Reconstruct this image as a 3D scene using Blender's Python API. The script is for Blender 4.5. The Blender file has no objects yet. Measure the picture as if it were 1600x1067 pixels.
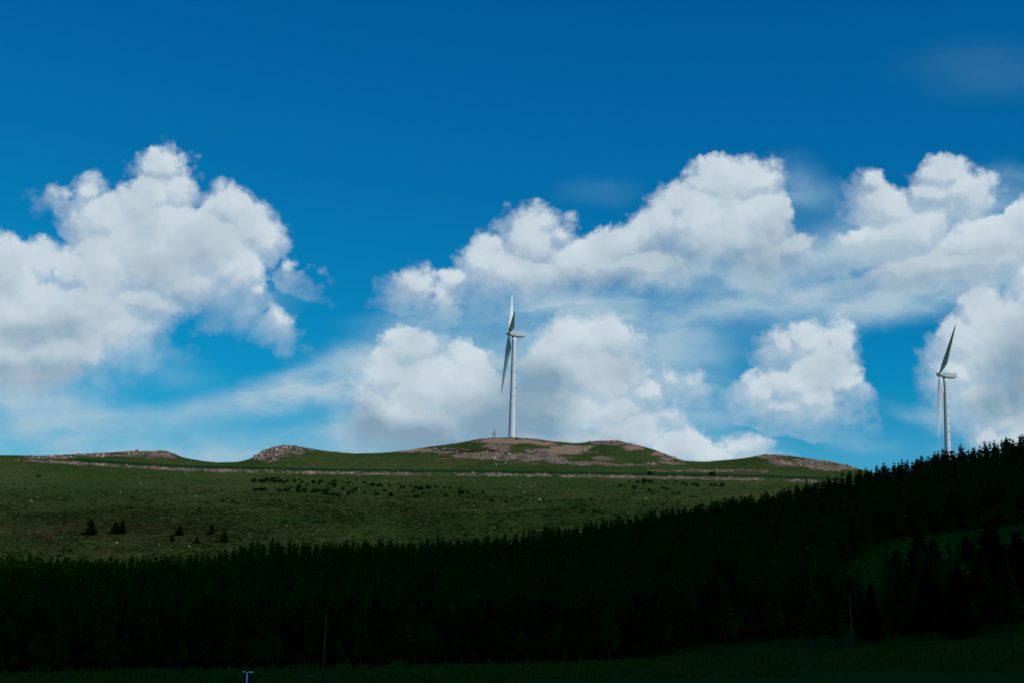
import bpy, math, random
import numpy as np
from mathutils import Vector, Matrix

R = math.radians
scene = bpy.context.scene
COL = scene.collection

# ------------------------------------------------------------------ camera
F_PX, PITCH, ROLL, CAM_Z = 2500.0, R(12.7), R(1.5), 1.7
FW = np.array([0, math.cos(PITCH), math.sin(PITCH)])
R0 = np.array([1.0, 0, 0]); U0 = np.array([0, -math.sin(PITCH), math.cos(PITCH)])
RC = math.cos(ROLL) * R0 + math.sin(ROLL) * U0
UC = math.cos(ROLL) * U0 - math.sin(ROLL) * R0
cam = bpy.data.cameras.new('camera'); cam_o = bpy.data.objects.new('camera', cam); COL.objects.link(cam_o)
cam.sensor_width = 36; cam.lens = F_PX / 1600 * 36; cam.clip_start = 0.5; cam.clip_end = 30000
m = Matrix.Identity(4)
for i in range(3):
    m[i][0] = RC[i]; m[i][1] = UC[i]; m[i][2] = -FW[i]
m[2][3] = CAM_Z
cam_o.matrix_world = m
scene.camera = cam_o

# ------------------------------------------------------------------ sun, view
SUN_AZ, SUN_EL = R(128), R(44)         # azimuth clockwise from +y
SUN = Vector((math.sin(SUN_AZ) * math.cos(SUN_EL), math.cos(SUN_AZ) * math.cos(SUN_EL), math.sin(SUN_EL)))
sl = bpy.data.lights.new('sun', 'SUN'); sl.energy = 3.1; sl.angle = R(0.53); sl.color = (1, 0.965, 0.92)
so = bpy.data.objects.new('sun', sl); COL.objects.link(so)
so.rotation_euler = SUN.to_track_quat('Z', 'Y').to_euler()
vs = scene.view_settings
vs.view_transform = 'Standard'; vs.look = 'None'; vs.exposure = 0.0; vs.gamma = 1.0; vs.use_curve_mapping = False
scene.cycles.max_bounces = 4; scene.cycles.diffuse_bounces = 1; scene.cycles.volume_bounces = 0
scene.cycles.use_adaptive_sampling = True; scene.cycles.adaptive_threshold = 0.02

# ------------------------------------------------------------------ world: sky with clouds, all by direction
SKY_K = 0.1
world = bpy.data.worlds.new('World'); scene.world = world; world.use_nodes = True
wt = world.node_tree; wt.nodes.clear()
world.cycles.sampling_method = 'MANUAL'; world.cycles.sample_map_resolution = 256

class NB:
    """small node-building helper"""
    def __init__(s, t): s.t = t
    def n(s, typ, **kw):
        nd = s.t.nodes.new(typ)
        for k, v in kw.items(): setattr(nd, k, v)
        return nd
    def put(s, sock, v):
        if isinstance(v, bpy.types.NodeSocket): s.t.links.new(v, sock)
        else: sock.default_value = v
    def math(s, op, a, b=None, c=None, clamp=False):
        nd = s.n('ShaderNodeMath', operation=op, use_clamp=clamp)
        for i, v in enumerate((a, b, c)):
            if v is not None: s.put(nd.inputs[i], v)
        return nd.outputs[0]
    def vm(s, op, a, b=None, out=0, scale=None):
        nd = s.n('ShaderNodeVectorMath', operation=op)
        s.put(nd.inputs[0], a)
        if b is not None: s.put(nd.inputs[1], b)
        if scale is not None: s.put(nd.inputs['Scale'], scale)
        return nd.outputs[out]
    def ss(s, x, lo, hi, a=0.0, b=1.0):
        nd = s.n('ShaderNodeMapRange', interpolation_type='SMOOTHSTEP')
        for i, v in enumerate((x, lo, hi, a, b)): s.put(nd.inputs[i], v)
        return nd.outputs[0]
    def lin(s, x, lo, hi, a=0.0, b=1.0):
        nd = s.n('ShaderNodeMapRange')
        for i, v in enumerate((x, lo, hi, a, b)): s.put(nd.inputs[i], v)
        return nd.outputs[0]
    def noise(s, vec, scale, detail=4, rough=0.55, dist=0.0, col=False):
        nd = s.n('ShaderNodeTexNoise', noise_dimensions='3D')
        s.put(nd.inputs['Vector'], vec)
        nd.inputs['Scale'].default_value = scale; nd.inputs['Detail'].default_value = detail
        nd.inputs['Roughness'].default_value = rough; nd.inputs['Distortion'].default_value = dist
        return nd.outputs['Color' if col else 'Fac']
    def mix(s, f, a, b):
        nd = s.n('ShaderNodeMix', data_type='RGBA')
        s.put(nd.inputs[0], f); s.put(nd.inputs[6], a); s.put(nd.inputs[7], b)
        return nd.outputs[2]

def rgb(*c):      # display colour to linear
    return tuple(((v / 255 + 0.055) / 1.055) ** 2.4 if v > 10 else v / 255 / 12.92 for v in c)

# cumulus lobes: centre, radii (hundredths of a milli-slope unit = 1/2500), turn in degrees
LOBES = [
 # big cloud at the left
 (-50,440,85,78,0),(15,430,62,60,0),(62,410,36,38,0),(100,420,32,38,0),(40,500,120,70,0),(-10,560,110,52,0),(130,490,100,55,0),
 (165,345,52,50,0),(140,303,26,18,-35),(98,308,16,9,20),(257,262,38,33,0),(272,292,28,30,0),(240,300,34,40,0),(215,325,38,38,0),
 (300,348,36,26,0),(360,325,44,36,10),(392,360,44,40,0),(415,375,28,34,0),(322,382,82,62,0),(240,390,110,80,0),(170,415,70,70,0),(378,412,42,34,0),
 (285,440,74,32,0),(225,470,70,32,0),(404,448,12,16,30),(70,545,95,42,0),(170,508,80,40,-12),(30,580,80,32,0),
 # long cloud in the middle, rising to the right
 (652,441,27,24,0),(692,458,15,18,0),(715,436,32,18,-20),(765,412,40,34,0),(770,385,26,20,0),(828,372,48,40,0),(850,345,28,18,20),(876,362,20,20,0),
 (820,425,80,30,0),(900,408,60,34,0),(965,385,62,34,-20),(1025,350,60,36,-35),(1062,318,48,34,-20),(1120,288,50,42,0),(1170,285,48,34,0),(1200,280,26,26,0),
 (1115,345,90,62,0),(1185,345,52,62,0),(1000,410,95,26,0),(1190,405,46,36,0),
 # its torn right half
 (1357,284,20,18,0),(1388,325,50,36,30),(1475,272,36,26,0),(1510,292,44,28,0),(1455,302,44,20,0),(1345,372,40,18,-25),(1415,365,72,32,-20),
 (1545,375,95,40,-15),(1610,345,60,36,-15),(1240,392,34,20,0),(1480,412,130,26,-8),
 # low clouds behind the middle turbine
 (640,548,44,36,0),(612,590,46,50,0),(655,610,70,60,0),(725,562,34,34,0),(722,610,66,56,0),(585,650,38,52,0),(660,665,90,50,0),(780,650,80,70,0),
 (905,535,62,42,0),(950,530,46,34,0),(870,570,56,50,0),(925,585,78,48,0),(865,640,90,55,0),(965,640,40,32,0),(820,690,70,36,0),(985,680,60,36,0),
 (1060,700,60,28,0),(1010,610,24,16,0),(1160,698,44,14,0),(1110,712,70,18,0),(900,700,90,30,0),
 # lone cloud
 (1222,540,28,30,0),(1265,535,42,30,0),(1305,540,32,34,0),(1288,575,50,46,0),(1318,598,34,24,0),(1245,598,56,34,0),(1192,605,33,24,0),(1232,632,40,22,0),(1270,620,50,26,0),
 # cloud at the right edge
 (1535,490,42,42,0),(1508,530,42,46,0),(1498,580,36,36,0),(1560,550,70,70,0),(1615,470,36,55,0),(1610,560,70,110,0),(1550,620,62,46,0),(1582,655,44,26,0),(1610,690,60,50,0),(1555,680,26,18,0),
 # streaks at mid left
 # shreds
 (452,412,14,12,0),(438,498,12,9,50),(1082,596,14,10,0),(1052,590,16,10,20),(1045,655,16,14,0),
]
VEILS = [  # soft thin cloud: centre, radii, turn, strength
 (30,610,190,60,0,.75),(250,570,110,42,15,.36),(120,665,260,46,0,.82),(330,640,170,30,-6,.5),(480,612,150,42,-10,.7),(620,545,170,40,-10,.62),
 (700,505,170,34,0,.5),(830,540,90,60,0,.6),(900,478,170,40,0,.75),(1010,500,190,50,0,.8),(1120,440,160,55,0,.5),(1230,475,220,52,0,.82),(1000,560,150,70,0,.6),
 (1330,400,230,85,-10,.72),(1500,350,200,60,-15,.75),(1400,465,230,48,-6,.85),(1560,420,130,50,-10,.7),(1560,440,120,60,0,.5),(1270,300,90,40,20,.3),(1090,550,130,50,0,.38),
 (1580,280,90,30,0,.35),(1440,650,80,22,15,.42),(1340,690,90,22,8,.38),(1120,620,90,60,0,.34),(1080,660,110,55,0,.6),(820,600,320,150,0,.75),(560,680,240,40,0,.65),
 (520,592,110,42,-9,.95),(430,614,110,36,-8,.8),(560,560,70,24,0,.5),(1540,600,110,120,0,.35),(400,470,80,50,0,.3),(1540,110,170,60,0,.08),(250,710,500,45,0,.72),(1130,700,120,30,0,.6),(420,720,300,25,0,.4),
 (940,300,80,30,0,.12),(1230,290,70,60,0,.35),
]
GREYS = [  # where the undersides are thick and grey
 (40,590,170,48,0,.6),(60,520,110,30,0,.45),(250,475,150,34,-10,.3),(230,350,50,40,0,.35),(300,400,50,60,20,.3),(830,610,85,70,0,1),(650,690,170,45,0,.95),(790,660,120,55,0,1),
 (1180,410,90,40,0,.55),(900,440,120,25,0,.3),(1220,360,60,60,0,.4),(1600,570,75,90,0,.8),(1550,630,70,40,0,.75),(1400,440,200,60,0,.35),(1060,400,120,40,0,.35),(980,575,45,50,0,.45),
 (570,660,45,60,0,.7),(880,690,110,30,0,.5),
]

def after(b, vec, acc):
    """the same vector, but only available once acc is known (keeps the node stack short)"""
    nd = b.n('ShaderNodeVectorMath', operation='MULTIPLY_ADD')
    b.put(nd.inputs[0], acc); nd.inputs[1].default_value = (1e-7, 1e-7, 0); b.put(nd.inputs[2], vec)
    return nd.outputs[0]

def blob_len(b, vec, c):
    mp = b.n('ShaderNodeMapping', vector_type='TEXTURE')
    b.put(mp.inputs[0], vec)
    mp.inputs['Location'].default_value = (c[0] / 100, c[1] / 100, 0)
    mp.inputs['Rotation'].default_value = (0, 0, R(c[4]))
    mp.inputs['Scale'].default_value = (c[2] / 100, c[3] / 100, 1)
    return b.vm('LENGTH', mp.outputs[0], out=1)

def make_field_group():
    g = bpy.data.node_groups.new('cloud_field', 'ShaderNodeTree')
    g.interface.new_socket('P', in_out='INPUT', socket_type='NodeSocketVector')
    g.interface.new_socket('Soft', in_out='OUTPUT', socket_type='NodeSocketFloat')
    g.interface.new_socket('Rough', in_out='OUTPUT', socket_type='NodeSocketFloat')
    b = NB(g)
    gi = b.n('NodeGroupInput'); go = b.n('NodeGroupOutput')
    P = gi.outputs[0]
    w1 = b.vm('SUBTRACT', b.noise(P, 1.6, 2, .5, col=True), (.5, .5, .5))
    w2 = b.vm('SUBTRACT', b.noise(P, 5.5, 4, .6, col=True), (.5, .5, .5))
    Q = b.vm('ADD', P, b.vm('SCALE', w1, scale=.34))
    Q = b.vm('ADD', Q, b.vm('SCALE', w2, scale=.16))
    Q = b.vm('MULTIPLY', Q, (1, 1, 0))
    acc = None
    for i_, c in enumerate(LOBES):
        if i_ % 5 == 4: Q = after(b, Q, acc)
        mr = math.sqrt(c[2] * c[3]) / 100
        f = b.math('MULTIPLY_ADD', blob_len(b, Q, c), -mr, mr)
        acc = f if acc is None else b.math('SMOOTH_MAX', acc, f, .10)
    # billows: rounded cells of three sizes
    Q2 = after(b, b.vm('ADD', P, b.vm('SCALE', w2, scale=.22)), acc)
    bil = None
    for sc, am in ((2.2, .11), (5.0, .06), (12.0, .022)):
        v = b.n('ShaderNodeTexVoronoi', feature='SMOOTH_F1', voronoi_dimensions='2D')
        b.put(v.inputs['Vector'], Q2); v.inputs['Scale'].default_value = sc; v.inputs['Smoothness'].default_value = .25
        t = b.math('MULTIPLY_ADD', v.outputs['Distance'], -am * 1.6, am * .6)
        bil = t if bil is None else b.math('ADD', bil, t)
    fine = b.math('MULTIPLY_ADD', b.noise(P, 5, 8, .64), .34, -.17)
    rough = b.math('ADD', b.math('ADD', acc, bil), fine)
    b.put(go.inputs[0], acc); b.put(go.inputs[1], rough)
    return g

def soft_sum(b, vec, items):
    acc = None
    for i_, c in enumerate(items):
        if i_ % 5 == 4: vec = after(b, vec, acc)
        f = b.ss(blob_len(b, vec, c), 1.15, 0.1, 0, c[5])
        # screen: 1-(1-a)(1-b)
        acc = f if acc is None else b.math('SUBTRACT', b.math('ADD', acc, f), b.math('MULTIPLY', acc, f))
    return acc

b = NB(wt)
D = b.n('ShaderNodeTexCoord').outputs['Generated']
dF = b.vm('DOT_PRODUCT', D, tuple(FW), out=1)
dFc = b.math('MAXIMUM', dF, .05)
PX = b.math('MULTIPLY_ADD', b.math('DIVIDE', b.vm('DOT_PRODUCT', D, tuple(RC), out=1), dFc), 25.0, 8.0)
PY = b.math('MULTIPLY_ADD', b.math('DIVIDE', b.vm('DOT_PRODUCT', D, tuple(UC), out=1), dFc), -25.0, 5.335)
cx = b.n('ShaderNodeCombineXYZ'); b.put(cx.inputs[0], PX); b.put(cx.inputs[1], PY); b.put(cx.inputs[2], 0.0)
P = cx.outputs[0]
fg = make_field_group()
def field(vec):
    nd = b.n('ShaderNodeGroup'); nd.node_tree = fg; b.put(nd.inputs[0], vec); return nd.outputs
A = field(P)
P = after(b, P, A[1])
L1 = field(b.vm('ADD', P, (.04, -.14, 0)))
P = after(b, P, L1[1])
slope = b.math('SUBTRACT', A[1], L1[1])                    # >0 where the cloud surface faces the sun
slope_s = b.math('SUBTRACT', A[0], L1[0])
low = b.noise(P, 1.1, 3, .5)
edge = b.lin(slope_s, -.10, .06, .46, .10)                 # ragged soft undersides, crisp tops
edge = b.math('MULTIPLY', edge, b.lin(low, .35, .65, .6, 1.9))
alpha = b.ss(A[1], b.math('MULTIPLY', edge, -1.15), b.math('MULTIPLY', edge, .85))
front = b.ss(dF, .2, .5)
alpha = b.math('MULTIPLY', alpha, front)
# thin veils
wv = b.vm('SUBTRACT', b.noise(P, 1.3, 4, .6, col=True), (.5, .5, .5))
Pv = b.vm('MULTIPLY', b.vm('ADD', P, b.vm('SCALE', wv, scale=.35)), (1, 1, 0))
vsum = soft_sum(b, Pv, VEILS)
mpv = b.n('ShaderNodeMapping'); b.put(mpv.inputs[0], Pv); mpv.inputs['Scale'].default_value = (.55, 1.5, 1); mpv.inputs['Rotation'].default_value = (0, 0, R(8))
vn = b.noise(mpv.outputs[0], 1.4, 6, .55, 0)
veil = b.math('MULTIPLY', vsum, b.ss(vn, .26, .68, .52, 1.2), clamp=True)
veil = b.math('MULTIPLY', veil, front)
grey = soft_sum(b, after(b, Pv, veil), GREYS)
# cloud brightness
lum = b.math('MULTIPLY_ADD', slope, .34, .77)
lum = b.math('SUBTRACT', lum, b.ss(A[0], .05, .65, 0, .12))
lum = b.math('MULTIPLY_ADD', slope_s, .28, lum)
lum = b.math('MULTIPLY_ADD', b.noise(P, 1.3, 4, .45), .8, b.math('ADD', lum, -.40))
lum = b.math('SUBTRACT', lum, b.math('MULTIPLY', grey, .8), clamp=True)
def k(c): return tuple(v / SKY_K for v in rgb(*c)) + (1,)
ccol = b.mix(lum, k((130, 160, 181)), k((207, 220, 228)))
vcol = b.mix(veil, k((120, 180, 208)), k((172, 197, 212)))
# clear sky
sky = b.n('ShaderNodeTexSky', sky_type='NISHITA', sun_disc=False, sun_elevation=SUN_EL, sun_rotation=SUN_AZ, altitude=1500, air_density=1.0, dust_density=.6, ozone_density=2.0)
sp = b.n('ShaderNodeSeparateColor'); b.put(sp.inputs[0], sky.outputs[0])
TR, TG, TB = (.08, 1.0, 0), (1.0, 1.0, 0), (1.0, 1.0, 0)
ch = []
for i, (kk, pw) in enumerate(((.006, 2.6), (.50, 1.35), (1.08, .93))):
    ch.append(b.math('MULTIPLY', b.math('POWER', sp.outputs[i], pw), kk))
cc = b.n('ShaderNodeCombineColor')
for i in range(3): b.put(cc.inputs[i], ch[i])
SKYCOL = cc.outputs[0]
col = b.mix(b.math('MULTIPLY', veil, .92), SKYCOL, vcol)
hz = b.n('ShaderNodeSeparateXYZ'); b.put(hz.inputs[0], D)
col = b.mix(b.ss(hz.outputs[2], .20, .0, 0, .95), col, k((150, 182, 202)))
col = b.mix(alpha, col, ccol)
bg = b.n('ShaderNodeBackground'); b.put(bg.inputs[0], col); bg.inputs[1].default_value = SKY_K
ow = b.n('ShaderNodeOutputWorld'); wt.links.new(bg.outputs[0], ow.inputs[0])

# ------------------------------------------------------------------ helpers
def tag(o, label=None, cat=None, group=None, kind=None):
    if label: o['label'] = label
    if cat: o['category'] = cat
    if group: o['group'] = group
    if kind: o['kind'] = kind
    return o

def mesh_obj(name, V, Fc, mats, parent=None, smooth=False, mat_idx=None):
    me = bpy.data.meshes.new(name)
    V = np.asarray(V, dtype=np.float32)
    if isinstance(Fc, np.ndarray):
        nf, k_ = Fc.shape
        me.vertices.add(len(V)); me.vertices.foreach_set('co', V.ravel())
        me.loops.add(nf * k_); me.loops.foreach_set('vertex_index', Fc.astype(np.int32).ravel())
        me.polygons.add(nf); me.polygons.foreach_set('loop_start', np.arange(0, nf * k_, k_, dtype=np.int32))
        me.update(calc_edges=True); me.validate()
    else:
        me.from_pydata([tuple(map(float, v)) for v in V], [], [tuple(f) for f in Fc])
    for mt in (mats if isinstance(mats, (list, tuple)) else [mats]): me.materials.append(mt)
    if mat_idx is not None: me.polygons.foreach_set('material_index', np.asarray(mat_idx, dtype=np.int32))
    if smooth: me.polygons.foreach_set('use_smooth', np.ones(len(me.polygons), dtype=bool))
    o = bpy.data.objects.new(name, me); COL.objects.link(o)
    if parent is not None: o.parent = parent
    return o

def empty(name, loc=(0, 0, 0), rz=0.0):
    o = bpy.data.objects.new(name, None); COL.objects.link(o)
    o.location = loc; o.rotation_euler = (0, 0, rz); o.empty_display_size = .5
    return o

def copy_tree(o, parent=None):
    kids = [c for c in o.children]
    c = o.copy(); COL.objects.link(c); c.parent = parent
    for ch_ in kids: copy_tree(ch_, c)
    return c

class MB:
    """collects simple solids into one mesh"""
    def __init__(s): s.v = []; s.f = []
    def add(s, v, f):
        o = len(s.v); s.v += [tuple(p) for p in v]; s.f += [tuple(i + o for i in q) for q in f]
    def tube(s, p0, p1, r0, r1, n=12, cap=True):
        p0, p1 = Vector(p0), Vector(p1); d = (p1 - p0).normalized()
        a = d.orthogonal().normalized(); c = d.cross(a); v = []
        for p, r in ((p0, r0), (p1, r1)):
            for i in range(n):
                t = 2 * math.pi * i / n; v.append(p + (a * math.cos(t) + c * math.sin(t)) * r)
        f = [(i, (i + 1) % n, n + (i + 1) % n, n + i) for i in range(n)]
        if cap: f += [tuple(range(n))[::-1], tuple(range(n, 2 * n))]
        s.add(v, f)
    def rings(s, rings, cap=True):
        n = len(rings[0]); v = [p for r in rings for p in r]; f = []
        for j in range(len(rings) - 1):
            for i in range(n):
                f.append((j * n + i, j * n + (i + 1) % n, (j + 1) * n + (i + 1) % n, (j + 1) * n + i))
        if cap: f += [tuple(range(n))[::-1], tuple((len(rings) - 1) * n + i for i in range(n))]
        s.add(v, f)
    def box(s, c, h, M=None):
        v = [Vector((c[0] + sx * h[0], c[1] + sy * h[1], c[2] + sz * h[2])) for sz in (-1, 1) for sx, sy in ((-1, -1), (1, -1), (1, 1), (-1, 1))]
        if M is not None: v = [M @ p for p in v]
        s.add(v, [(3, 2, 1, 0), (4, 5, 6, 7), (0, 1, 5, 4), (1, 2, 6, 5), (2, 3, 7, 6), (3, 0, 4, 7)])
    def build(s, name, mat, parent=None, smooth=False):
        return mesh_obj(name, s.v, s.f, mat, parent, smooth)

def vnoise(x, y, seed=0):
    xi = np.floor(x).astype(np.int64); yi = np.floor(y).astype(np.int64); fx = x - xi; fy = y - yi
    fx = fx * fx * fx * (fx * (fx * 6 - 15) + 10); fy = fy * fy * fy * (fy * (fy * 6 - 15) + 10)
    def h(a, c):
        n = (a * 374761393 + c * 668265263 + seed * 1442695041) & 0xffffffff
        n = ((n ^ (n >> 13)) * 1274126177) & 0xffffffff
        return ((n ^ (n >> 16)) & 0xffff) / 65535.0
    return (h(xi, yi) * (1 - fx) + h(xi + 1, yi) * fx) * (1 - fy) + (h(xi, yi + 1) * (1 - fx) + h(xi + 1, yi + 1) * fx) * fy
def fbm(x, y, oct_=4, seed=0, g=.5):
    s_, a, t = 0, 1, 0
    for i in range(oct_):
        s_ = s_ + a * vnoise(x * 2 ** i + 17.3 * i, y * 2 ** i - 9.1 * i, seed + i); t += a; a *= g
    return s_ / t - .5

def pix_dir(x, y):
    x = np.asarray(x, float)[..., None]; y = np.asarray(y, float)[..., None]
    return FW + (x - 800) / F_PX * RC - (y - 533.5) / F_PX * UC
def project(p):
    d = p - np.array([0, 0, CAM_Z]); w = np.maximum(d @ FW, 1e-3)
    return 800 + F_PX * (d @ RC) / w, 533.5 - F_PX * (d @ UC) / w

# ------------------------------------------------------------------ terrain: slopes seen along each bearing
CREST = [(-400,716),(0,712),(25,712),(60,713),(100,711),(150,708),(200,705),(250,704),(268,706),(282,713),(310,719),(340,722),(372,721),(392,716),(410,704),(430,697),(450,694),(480,699),
 (510,704),(550,708),(600,707),(640,703),(665,698),(690,695),(720,691),(745,686),(770,683.5),(800,683),(830,685),(870,690),(900,692),(935,688.5),(960,688),(990,693),(1020,701),(1045,711),(1065,719),
 (1100,721),(1150,717),(1195,710),(1230,711),(1270,717),(1310,724),(1345,733),(1400,748),(1500,752),(2000,760)]
BANK = [(-400,722),(0,715),(60,717),(100,719),(200,726),(300,731),(500,735.5),(800,739),(1000,742),(1200,746),(1340,751),(1400,756),(1600,764),(2000,770)]
def off(t, d): return [(x, y + d) for x, y in t]
def interp(t, x): return np.interp(x, [a for a, _ in t], [c for _, c in t])
XS = [-400, 0, 340, 380, 600, 800, 1000, 1200, 1400, 1600, 2000]
def row(*ys): return list(zip(XS, ys))
ROWS = [
 (70,  row(*[1088] * 11)),
 (120, row(1075,1070,1068,1068,1066,1064,1061,1057,1052,1048,1040)),
 (160, row(1066,1062,1058,1058,1054,1051,1046,1040,1033,1026,1016)),
 (200, row(1062,1055,1049,1048,1043,1039,1032,1025,1015,1004,990)),
 (210, row(1068,1060,1053,1052,1047,1042,1034,1025,1013,1000,985)),
 (235, row(1062,1046,1038,1037,1032,1026,1016,1000,978,958,940)),
 (270, row(1045,1018,1010,1009,1004,996,984,956,908,890,870)),
 (330, row(1000,968,964,962,955,945,928,896,842,820,800)),
 (390, row(950,936,934,930,922,908,884,852,804,774,740)),
 (450, row(916,912,912,893,892,880,848,815,772,729,690)),
 (480, row(914,904,902,886,886,876,848,818,778,740,705)),
 (530, row(890,878,872,870,868,862,842,815,790,775,760)),
 (650, row(820,812,808,808,805,800,794,784,776,772,768)),
 (770, row(772,767,768,768,769,770,768,764,764,766,768)),
 (872, off(BANK, 8)),
 (880, off(BANK, 5.5)),
 (883, off(BANK, 0)),
 (892, off(BANK, -1.2)),
 (930, None),
 (985, None),
 (1035, CREST),
 (1075, off(CREST, 4)),
 (1200, off(CREST, 70)),
 (1600, off(CREST, 230)),
]
AZS = np.radians(np.concatenate([np.linspace(-18, -10, 60, endpoint=False), np.linspace(-10, 10, 3)]))
AZ_LO, AZ_HI = -.36, .38
AZG = np.linspace(AZ_LO, AZ_HI, 640)
RG = np.array([r for r, _ in ROWS], float)
TE = np.zeros((len(ROWS), len(AZG)))
def te_curve(xs, ys):
    d = pix_dir(xs, ys); az = np.arctan2(d[:, 0], d[:, 1]); te = d[:, 2] / np.hypot(d[:, 0], d[:, 1])
    return np.interp(AZG, az, te)
XF = np.linspace(-400, 2000, 700)
yb, yc = interp(BANK, XF), interp(CREST, XF)
for i, (r, t) in enumerate(ROWS):
    if r == 930: y = yb + (yc - yb) * .28 - 1
    elif r == 985: y = yb + (yc - yb) * .70 - 1.5
    else: y = interp(t, XF)
    if r < 870 or r > 900:
        w = 21 if r < 870 else 5
        kx = np.hanning(w + 2)[1:-1]; kx /= kx.sum()
        y = np.convolve(np.pad(y, w // 2, 'edge'), kx, 'valid')
    TE[i] = te_curve(XF, y)
ZK = TE * RG[:, None]

def base_z(az, r):
    """height above the eye, bilinear in bearing, smooth in distance"""
    a = np.clip((az - AZ_LO) / (AZ_HI - AZ_LO) * (len(AZG) - 1), 0, len(AZG) - 1.001)
    ai = a.astype(int); af = a - ai
    rc = np.clip(r, RG[0], RG[-1] - .01)
    j = np.clip(np.searchsorted(RG, rc, 'right') - 1, 0, len(RG) - 2)
    t = (rc - RG[j]) / (RG[j + 1] - RG[j])
    Z = lambda jj: ZK[np.clip(jj, 0, len(RG) - 1), ai] * (1 - af) + ZK[np.clip(jj, 0, len(RG) - 1), ai + 1] * af
    Rr = lambda jj: RG[np.clip(jj, 0, len(RG) - 1)]
    z0, z1 = Z(j), Z(j + 1); h = RG[j + 1] - RG[j]; dl = (z1 - z0) / h
    zm, zp = Z(j - 1), Z(j + 2)
    dm = np.where(j > 0, (z0 - zm) / np.maximum(RG[j] - Rr(j - 1), 1e-6), dl)
    dp = np.where(j < len(RG) - 2, (zp - z1) / np.maximum(Rr(j + 2) - RG[j + 1], 1e-6), dl)
    def lim(a_, c_): return np.where(a_ * c_ > 0, 2 * a_ * c_ / (a_ + c_ + 1e-12), 0)   # monotone cubic
    m0, m1 = lim(dm, dl), lim(dl, dp)
    z = (2 * t**3 - 3 * t**2 + 1) * z0 + (t**3 - 2 * t**2 + t) * h * m0 + (-2 * t**3 + 3 * t**2) * z1 + (t**3 - t**2) * h * m1
    near = np.clip(r / RG[0], 0, 1)
    zn = -CAM_Z + (ZK[0, ai] + CAM_Z) * near ** 1.5
    z = np.where(r < RG[0], zn, z)
    far = np.clip((r - RG[-1]) / 900, 0, 1)
    z = np.where(r > RG[-1], z * (1 - far) ** 2 * 1.0 - 20 * far, z)
    # away from the valley slope the land sinks to gentle ground
    side = np.clip((np.abs(az) - .40) / .9, 0, 1); side = side * side * (3 - 2 * side)
    return z * (1 - side) + side * (-CAM_Z - .01 * r * 0 + 0)

ROCKS = [  # patches of stone and scree on the crest: centre, radii, weight
 (745,712,62,6.5,1,'s'),(820,714,52,7,1,'s'),(700,705,46,4,.9,'s'),(776,697,20,7,1,'s'),(846,706,30,5.5,1,'s'),(800,689,74,4.5,1,'d'),(888,702,38,7.5,1,'d'),(868,716,38,5,.9,'s'),(848,692,30,4,1,'d'),
 (640,703,36,3.4,.8,'d'),(965,691,34,3.6,1,'s'),(990,700,20,4.5,.9,'d'),(1022,709,12,4,.9,'d'),(1042,716,14,3,.8,'s'),(915,699,14,3,.8,'d'),(940,716,24,4.5,.8,'s'),(985,726,50,2.6,.7,'s'),(1040,723,34,3,.6,'s'),
 (900,723,60,4,.9,'s'),(1100,735,110,3,.55,'s'),(1262,723,58,7,1,'s'),(1195,712,44,3.2,1,'s'),(1300,730,40,6,1,'s'),(432,706,36,12,1,'s'),(470,704,26,6,.6,'s'),(405,714,18,6,.9,'s'),(530,706,30,2.5,.5,'d'),
 (252,709,30,5.5,1,'s'),(215,707,50,3,.8,'s'),(160,711,46,3,.9,'s'),(75,714,46,2.2,.9,'s'),
]
def rock_mask(px, py, r, wx, wy):
    wob = fbm(wx / 11, wy / 16, 4, 44, .62) * 1.9; mk = np.zeros_like(px); dm = np.zeros_like(px)
    for x, y, rx, ry, w, tp in ROCKS:
        d = np.hypot((px - x) / rx, (py - y) / ry) + wob * (.75 if tp == 'd' else 1); v = np.clip(1.3 - d, 0, 1) * w
        v = np.where(r > 760, v, 0)
        mk = np.maximum(mk, v)
        if tp == 'd': dm = np.maximum(dm, v)
    bk = interp(BANK, px)
    bank = np.clip(1.4 - np.abs(py - (bk + 2.6)) / 2.0 + wob * .5, 0, 1) * np.clip(.8 + fbm(wx / 9, wy / 9, 3, 47) * 2.0, .25, 1) * ((r > 868) & (r < 890)) * (px > 20) * (px < 1345)
    return np.maximum(mk, bank), dm, bank

def ground(x, y):
    x = np.asarray(x, float); y = np.asarray(y, float)
    r = np.hypot(x, y); az = np.arctan2(x, y)
    z = base_z(az, r) + CAM_Z
    amp = np.clip((r - 60) / 300, 0, 1)
    z = z + fbm(x / 60, y / 60, 4, 3) * 2.2 * amp * np.where(r > 840, .35, 1) + fbm(x / 9, y / 9, 3, 8) * .5 * np.clip(r / 150, 0, 1)
    return z
def ground1(x, y): return float(ground(np.array([x]), np.array([y]))[0])

def hit(px, py, r0=100, r1=1060):
    """first ground point seen at a given bearing and height angle"""
    d = pix_dir(px, py); h = np.hypot(d[0], d[1]); rr = np.arange(r0, r1, 1.0)
    X = d[0] / h * rr; Y = d[1] / h * rr; z = CAM_Z + d[2] / h * rr
    g = ground(X, Y); i = np.argmax(g >= z) if (g >= z).any() else int(np.argmax(g - z))
    return float(X[i]), float(Y[i]), float(g[i])

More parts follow.
